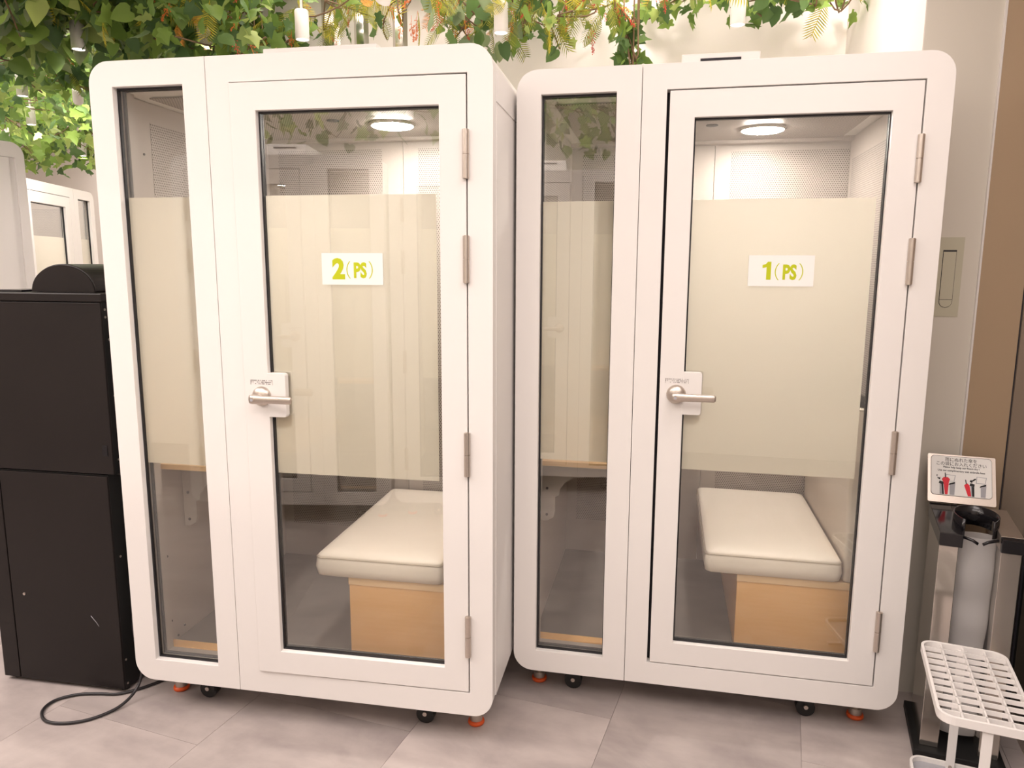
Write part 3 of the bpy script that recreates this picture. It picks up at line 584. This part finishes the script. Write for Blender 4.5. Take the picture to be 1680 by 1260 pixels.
# ------------------------------------------------------------------ spot lamps
def spot(loc, label, tilt=0.0, az=0.0, power=SPOT_CANOPY, cone=115, size=0.9):
    s = empty('spot_lamp', (loc[0], loc[1], loc[2])); tag(s, label, 'lamp', 'white cylinder spot lamps')
    # body hangs from a swivel on a rod; lens centre at the origin for an upright lamp
    hd = empty('lamp_head', (0, 0, 0.12), 0, s); hd.rotation_euler = (tilt, 0, az)
    MB().lathe([(0.0, 0.004), (0.026, 0.0), (0.0295, -0.006), (0.0295, -0.118), (0.027, -0.120), (0.0255, -0.112), (0.0, -0.112)], (0, 0, 0), 22).build('lamp_body', lampw, hd)
    MB().lathe([(0.0, 0.0), (0.0255, 0.0)], (0, 0, -0.1165), 18).build('lamp_lens', lens_m, hd)
    MB().cyl((0, 0, 0.12), (0, 0, CEIL - loc[2]), 0.006, 8).build('rod', lampw, s)
    MB().cyl((0, 0, CEIL - loc[2] - 0.03), (0, 0, CEIL - loc[2]), 0.03, 14).build('ceiling_mount', lampw, s)
    l = D.lights.new('spot_bulb', 'SPOT'); l.energy = power; l.color = WARM; l.spot_size = math.radians(cone); l.spot_blend = size; l.shadow_soft_size = 0.03
    lo = D.objects.new('spot_bulb', l); COL.objects.link(lo); lo.parent = hd; lo.location = (0, 0, -0.122)
    return s
for (p, lab, t, a, pw) in (
    ((-0.87, 1.03, 2.455), 'white spot lamp hanging in leaves above the left corner of pod 2', 0, 0, 30),
    ((-1.89, 1.80, 2.455), 'white spot lamp in the leaves nearest the left edge', 0, 0, 42),
    ((-2.56, 2.58, 2.455), 'small white spot lamp just below the left edge lamp in the leaves', 0, 0, 42),
    ((-1.78, 2.10, 2.44), 'tilted white spot lamp shining out of the left leaves', math.radians(62), math.radians(40), 60),
    ((-0.40, 1.25, 2.50), 'tilted white spot lamp among ferns above the narrow window of pod 2', math.radians(58), math.radians(20), 8),
    ((0.19, 1.06, 2.455), 'white spot lamp in front of the grey strips above pod 2 door', 0, 0, 13),
    ((0.70, 0.74, 2.46), 'tilted bright spot lamp at the top edge above pod 2', math.radians(50), math.radians(40), 8),
    ((1.043, 1.109, 2.455), 'white spot lamp above the gap between the two front pods', 0, 0, 13),
    ((1.99, 1.163, 2.455), 'white spot lamp above the door of pod 1', 0, 0, 14),
    ((-3.31, 3.95, 2.455), 'distant white spot lamp under the leaf fringe beside pod 2', 0, 0, 30),
    ((-3.40, 3.23, 2.455), 'distant white spot lamp at left edge above the plain pod back', 0, 0, 13),
    ((1.56, 1.08, 2.66), 'spot lamp hidden in glowing yellow fern above pod 1', math.radians(68), 0.0, 12),
    ((2.36, 1.02, 2.68), 'spot lamp above the frame lighting the wall over pod 1', math.radians(66), 0.0, 11),
    ((-0.9, -1.15, 2.56), 'aisle spot lamp facing the machine, mirrored in glass', math.radians(14), 0, 10),
    ((0.25, -1.00, 2.56), 'aisle spot lamp facing pod 2, mirrored in its glass', math.radians(14), 0, SPOT_AISLE),
    ((1.20, -1.25, 2.56), 'aisle spot lamp facing the pod gap, mirrored in glass', math.radians(14), 0, SPOT_AISLE)):
    spot(p, lab, t, a, pw)

# ------------------------------------------------------------------ hanging plants
def leaf_mesh(name, outline, m, fold=0.16, curl=0.12):
    mb = MB(); n = len(outline)
    vs = [(0, 0.42, 0.04)] + [(x, y, -fold * abs(x) - curl * y * y + 0.05 * math.sin(9 * y + 7 * x)) for x, y in outline]
    mb.add(vs, [(0, i + 1, (i + 1) % n + 1) for i in range(n)], True); return mb.mesh(name, m)
IVY = [(0, 0.0), (0.16, -0.08), (0.36, -0.02), (0.30, 0.18), (0.55, 0.34), (0.27, 0.48), (0.20, 0.66), (0, 1.0), (-0.20, 0.66), (-0.27, 0.48), (-0.55, 0.34), (-0.30, 0.18), (-0.36, -0.02), (-0.16, -0.08)]
HEART = [(0, 0.04), (0.15, -0.06), (0.33, 0.02), (0.41, 0.22), (0.36, 0.48), (0.20, 0.76), (0, 1.0), (-0.20, 0.76), (-0.36, 0.48), (-0.41, 0.22), (-0.33, 0.02), (-0.15, -0.06)]
OVAL = [(0, 0), (0.17, 0.12), (0.27, 0.36), (0.25, 0.62), (0.13, 0.86), (0, 1.0), (-0.13, 0.86), (-0.25, 0.62), (-0.27, 0.36), (-0.17, 0.12)]
LEAF = {}
for nm, ol in (('ivy', IVY), ('heart', HEART), ('oval', OVAL)):
    for mn, m in (('g', ivy), ('d', dkleaf), ('p', pale), ('b', blueg)): LEAF[nm + mn] = leaf_mesh('leaf', ol, m)
def fern_mesh(m, n=15):
    mb = MB(); mb.tube([(0, t / 10, -0.22 * (t / 10) ** 2) for t in range(11)], 0.008, 4)
    for k in range(n):
        t = 0.08 + 0.9 * k / n; z = -0.22 * t * t; ln = 0.27 * math.sin(PI * (0.12 + 0.85 * (1 - t))) + 0.03
        for s in (1, -1):
            w = 0.0135; a = (0, t, z); q = (s * ln * 0.55, t + 0.10, z - 0.03); e = (s * ln, t + 0.17, z - 0.09)
            mb.add([(0, t - w, z), (q[0], q[1] - w * 1.2, q[2]), e, (q[0], q[1] + w * 1.2, q[2]), (0, t + w, z)], [(0, 1, 3, 4), (1, 2, 3)])
    return mb.mesh('fern_frond', m)
FERN = {'y': fern_mesh(fern_y), 'g': fern_mesh(fern_g), 'o': fern_mesh(fern_o)}
def berry_mesh(m, seed):
    r = random.Random(seed); mb = MB(); mb.tube([(0, t / 6, -0.1 * (t / 6) ** 2) for t in range(7)], 0.008, 4)
    for k in range(30):
        t = r.uniform(0.2, 1.0); a = r.uniform(0, 2 * PI); d = 0.17 * (1.15 - t); c = Vector((d * math.cos(a), t + 0.05, -0.1 * t * t + d * math.sin(a))); s = 0.026
        mb.tube([(0, t - 0.06, -0.1 * t * t), tuple(c)], 0.004, 3)
        mb.add([c + Vector(v) * s for v in ((1, 0, 0), (-1, 0, 0), (0, 1, 0), (0, -1, 0), (0, 0, 1), (0, 0, -1))], [(0, 2, 4), (2, 1, 4), (1, 3, 4), (3, 0, 4), (2, 0, 5), (1, 2, 5), (3, 1, 5), (0, 3, 5)], True)
    return mb.mesh('berry_sprig', m)
BERRY = {'r': berry_mesh(berry, 1), 'o': berry_mesh(berry_o, 2)}
def hang_rot(r, droop):      # local +y of a leaf points mostly downwards / outwards; its face turned towards the room below
    az = r.uniform(0, 2 * PI); el = -r.uniform(*droop)
    y = Vector((math.cos(az) * math.cos(el), math.sin(az) * math.cos(el), math.sin(el)))
    nrm = Vector((r.uniform(-0.8, 0.8), r.uniform(-1.0, 0.5), r.uniform(-0.9, 0.7)))
    x = y.cross(nrm); x = x.normalized() if x.length > 1e-3 else y.orthogonal().normalized(); z = x.cross(y)
    return Matrix(((x.x, y.x, z.x), (x.y, y.y, z.y), (x.z, y.z, z.z))).to_4x4()
def put(me, name, parent, p, s, rot):
    o = D.objects.new(name, me); COL.objects.link(o); o.parent = parent; o.matrix_local = Matrix.Translation(p) @ rot @ Matrix.Scale(s, 4); return o
def plant(vol, label, kinds, nleaf, nstuff, ferns, berries, size=(0.055, 0.09), seed=0, cat='plant', fall=1.0):
    r = random.Random(seed); x0, x1, y0, y1, z0, z1 = vol; cx, cy = (x0 + x1) / 2, (y0 + y1) / 2
    e = empty('hanging_plant', (cx, cy, z1)); tag(e, label, cat, 'artificial plants hung under the ceiling')
    def rp():
        for _ in range(12):
            p = Vector((r.uniform(x0, x1) - cx, r.uniform(y0, y1) - cy, (z0 - z1) * (r.random() ** fall)))
            if clear_of_lamps(p + Vector((cx, cy, z1))): break
        return p
    st = MB()
    for k in range(5):
        a = rp(); b = rp(); c = rp(); st.tube(smooth_path([(a.x, a.y, CEIL - z1), (a.x, a.y, -0.05), a, b, c], 4), 0.0035, 5)
    st.build('vine_stem', stem_m, e)
    for k in range(nleaf):
        put(LEAF[r.choice(kinds)], 'leaf', e, rp(), r.uniform(*size), hang_rot(r, (0.15, 1.4)))
    if nstuff:
        mbs = {}
        for k in range(nstuff):
            me = LEAF[r.choice(kinds)]; m = me.materials[0].name; mb = mbs.setdefault(m, MB())
            p = rp(); p.z = r.uniform((z0 - z1) * 0.75, CEIL - z1 - 0.05); tf = Matrix.Translation(p) @ hang_rot(r, (0.0, 1.3)) @ Matrix.Scale(r.uniform(*size) * 1.05, 4)
            mb.add([tf @ v.co for v in me.vertices], [tuple(q.vertices) for q in me.polygons], True)
        for m, mb in mbs.items(): tag(mb.build('foliage', D.materials[m], e), None, None, None, 'stuff')
    for f, n in ferns:
        for k in range(n):
            az = r.uniform(0, 2 * PI); p = rp(); p.z = max(p.z, (z0 - z1) * 0.55)
            put(FERN[f], 'fern_frond', e, p, r.uniform(0.12, 0.19) * (0.62 if f == 'o' else 1), hang_rot(r, (0.3, 1.35)))
    for b, n in berries:
        for k in range(n): put(BERRY[b], 'berry_sprig', e, rp() * 0.85, r.uniform(0.08, 0.13), hang_rot(r, (0.8, 1.5)))
    return e
LAMPS = [Vector(o.location) for o in D.objects if o.get('category') == 'lamp']
CP = Vector((1.675, -2.07, 1.51))
def clear_of_lamps(w):
    for l in LAMPS:
        if (l - w).length > 0.7: continue
        c = l + Vector((0, 0, 0.06)); dv = (CP - c).normalized()
        for k in range(6):
            if (c + dv * (0.1 * k) - w).length < 0.085: return False
    return True
G = ['ivyg', 'ivyg', 'heartg', 'ivyd', 'heartd', 'ivyp']; HB = ['heartg', 'heartp', 'heartb', 'ovalb', 'heartd']; IV = ['ivyg', 'ivyd', 'ivyg', 'ivyp']
plant((-1.45, -0.70, 0.62, 1.20, 2.42, 2.70), 'broad-leaved vine filling the top left corner of the picture', HB + ['heartg'], 170, 300, [('y', 4), ('g', 3)], [('o', 3)], (0.07, 0.115), 1)
plant((-0.85, -0.30, 0.80, 1.60, 2.42, 2.72), 'leafy vine with orange sprigs just right of the lamp over pod 2 left corner', G, 160, 260, [('y', 9), ('o', 3)], [('o', 6), ('r', 2)], (0.06, 0.10), 2)
plant((-0.34, 0.06, 0.75, 1.50, 2.36, 2.72), 'ivy and yellow fern cluster above the narrow window of pod 2', G, 130, 120, [('y', 14), ('o', 3)], [('o', 6), ('r', 2)], (0.06, 0.10), 3)
plant((-2.30, -1.40, 1.15, 2.00, 2.42, 2.72), 'dark green vine around the lamp nearest the left edge', G + ['ivyd'], 170, 320, [('g', 7)], [('o', 3)], (0.06, 0.10), 4)
plant((-1.50, -0.45, 1.55, 2.50, 2.42, 2.75), 'green vine with brown stems left of the top corner of pod 2', G, 170, 340, [('g', 9), ('y', 4)], [('o', 2)], (0.06, 0.10), 5)
plant((-3.10, -2.10, 2.00, 3.00, 2.40, 2.75), 'bright ivy beside the lower left spot lamp', IV, 170, 320, [('g', 5)], [], (0.065, 0.105), 6)
plant((-2.15, -0.95, 2.45, 3.50, 2.36, 2.75), 'pale trailing vine with orange berries left of pod 2 edge', G, 170, 340, [('y', 3)], [('o', 5)], (0.065, 0.105), 7)
plant((-4.40, -2.95, 3.00, 4.40, 2.34, 2.75), 'far ivy fringe hanging over the plain pod back', IV, 160, 360, [], [], (0.075, 0.12), 8)
plant((-2.95, -1.50, 3.45, 4.80, 2.32, 2.75), 'far ivy fringe hanging above the farther pod', IV, 160, 360, [], [], (0.075, 0.12), 9)
plant((0.06, 0.42, 1.0, 1.5, 2.56, 2.78), 'olive fern spray with red berries above pod 2 door', ['ivyd', 'ivyg'], 24, 10, [('g', 12), ('y', 4)], [('r', 5)], (0.05, 0.08), 10)
plant((0.40, 0.76, 1.0, 1.5, 2.56, 2.78), 'orange-flowered fern beside the tilted bright lamp', ['ivyd', 'heartg'], 22, 8, [('y', 8), ('o', 5)], [('o', 8)], (0.05, 0.08), 11)
plant((0.74, 1.10, 0.95, 1.45, 2.44, 2.72), 'blue-green round leaves and dark fern above the right corner of pod 2', ['heartb', 'ovalb', 'heartd'], 55, 20, [('g', 18), ('o', 3)], [('r', 6), ('o', 3)], (0.06, 0.105), 12)
plant((1.04, 1.30, 1.0, 1.5, 2.46, 2.74), 'ivy with red sprigs above the gap between the two pods', G, 60, 30, [('g', 9), ('y', 4)], [('r', 5)], (0.05, 0.08), 13)
plant((1.24, 1.50, 1.05, 1.5, 2.50, 2.74), 'yellow-green fern with long red berry sprigs above pod 1 window', ['ivyg', 'ivyp'], 30, 14, [('y', 8), ('g', 10)], [('r', 7)], (0.045, 0.07), 14)
plant((1.50, 1.60, 1.22, 1.36, 2.27, 2.62), 'short ivy strand dangling down to the roof of pod 1', ['ivyg', 'ivyd', 'ivyg'], 40, 0, [], [('r', 2)], (0.05, 0.085), 15)
plant((1.60, 1.98, 1.1, 1.5, 2.56, 2.74), 'ivy tips left of the lamp over pod 1 door', IV, 55, 30, [('y', 5)], [('r', 2)], (0.05, 0.085), 16)
plant((2.00, 2.30, 1.1, 1.5, 2.55, 2.72), 'dark ivy tips right of the lamp over pod 1 door', ['ivyd', 'ivyg', 'heartd'], 50, 20, [], [], (0.06, 0.09), 17)
plant((2.28, 2.50, 1.1, 1.5, 2.54, 2.72), 'pale ivy sprig nearest the right pillar', ['ivyp', 'ivyg'], 30, 10, [('y', 5)], [], (0.045, 0.075), 18)
plant((-1.1, 0.35, -3.2, -2.2, 2.36, 2.75), 'ivy over the opposite pods mirrored in the pod 2 glass', G, 90, 90, [], [], (0.07, 0.11), 19)
plant((0.45, 1.35, -3.25, -2.4, 2.36, 2.75), 'ivy over the opposite pods mirrored in the pod 1 window', G, 80, 80, [], [], (0.07, 0.11), 20)
# small round ornaments peeping out of the ferns
for (x, y, z), lab in (((1.475, 1.05, 2.585), 'small white dotted ball in the fern above pod 1 window'), ((2.43, 1.05, 2.565), 'small white dotted ball in the ivy near the right pillar')):
    e = empty('ball_ornament', (x, y, z)); tag(e, lab, 'ornament', 'white ball ornaments')
    MB().lathe([(0.0, -0.016)] + [(0.016 * math.cos(a), 0.016 * math.sin(a)) for a in [(-80 + 16 * k) * PI / 180 for k in range(11)]] + [(0.0, 0.016)], (0, 0, 0), 16).build('ball', signw, e)
    for sx in (-0.006, 0.006): MB().cyl((sx, -0.0135, 0.002), (sx, -0.0165, 0.002), 0.0035, 8).build('dot', ink, e)
    MB().cyl((0, 0, 0.015), (0, 0, CEIL - z), 0.0012, 5).build('cord', brown_wire, e)
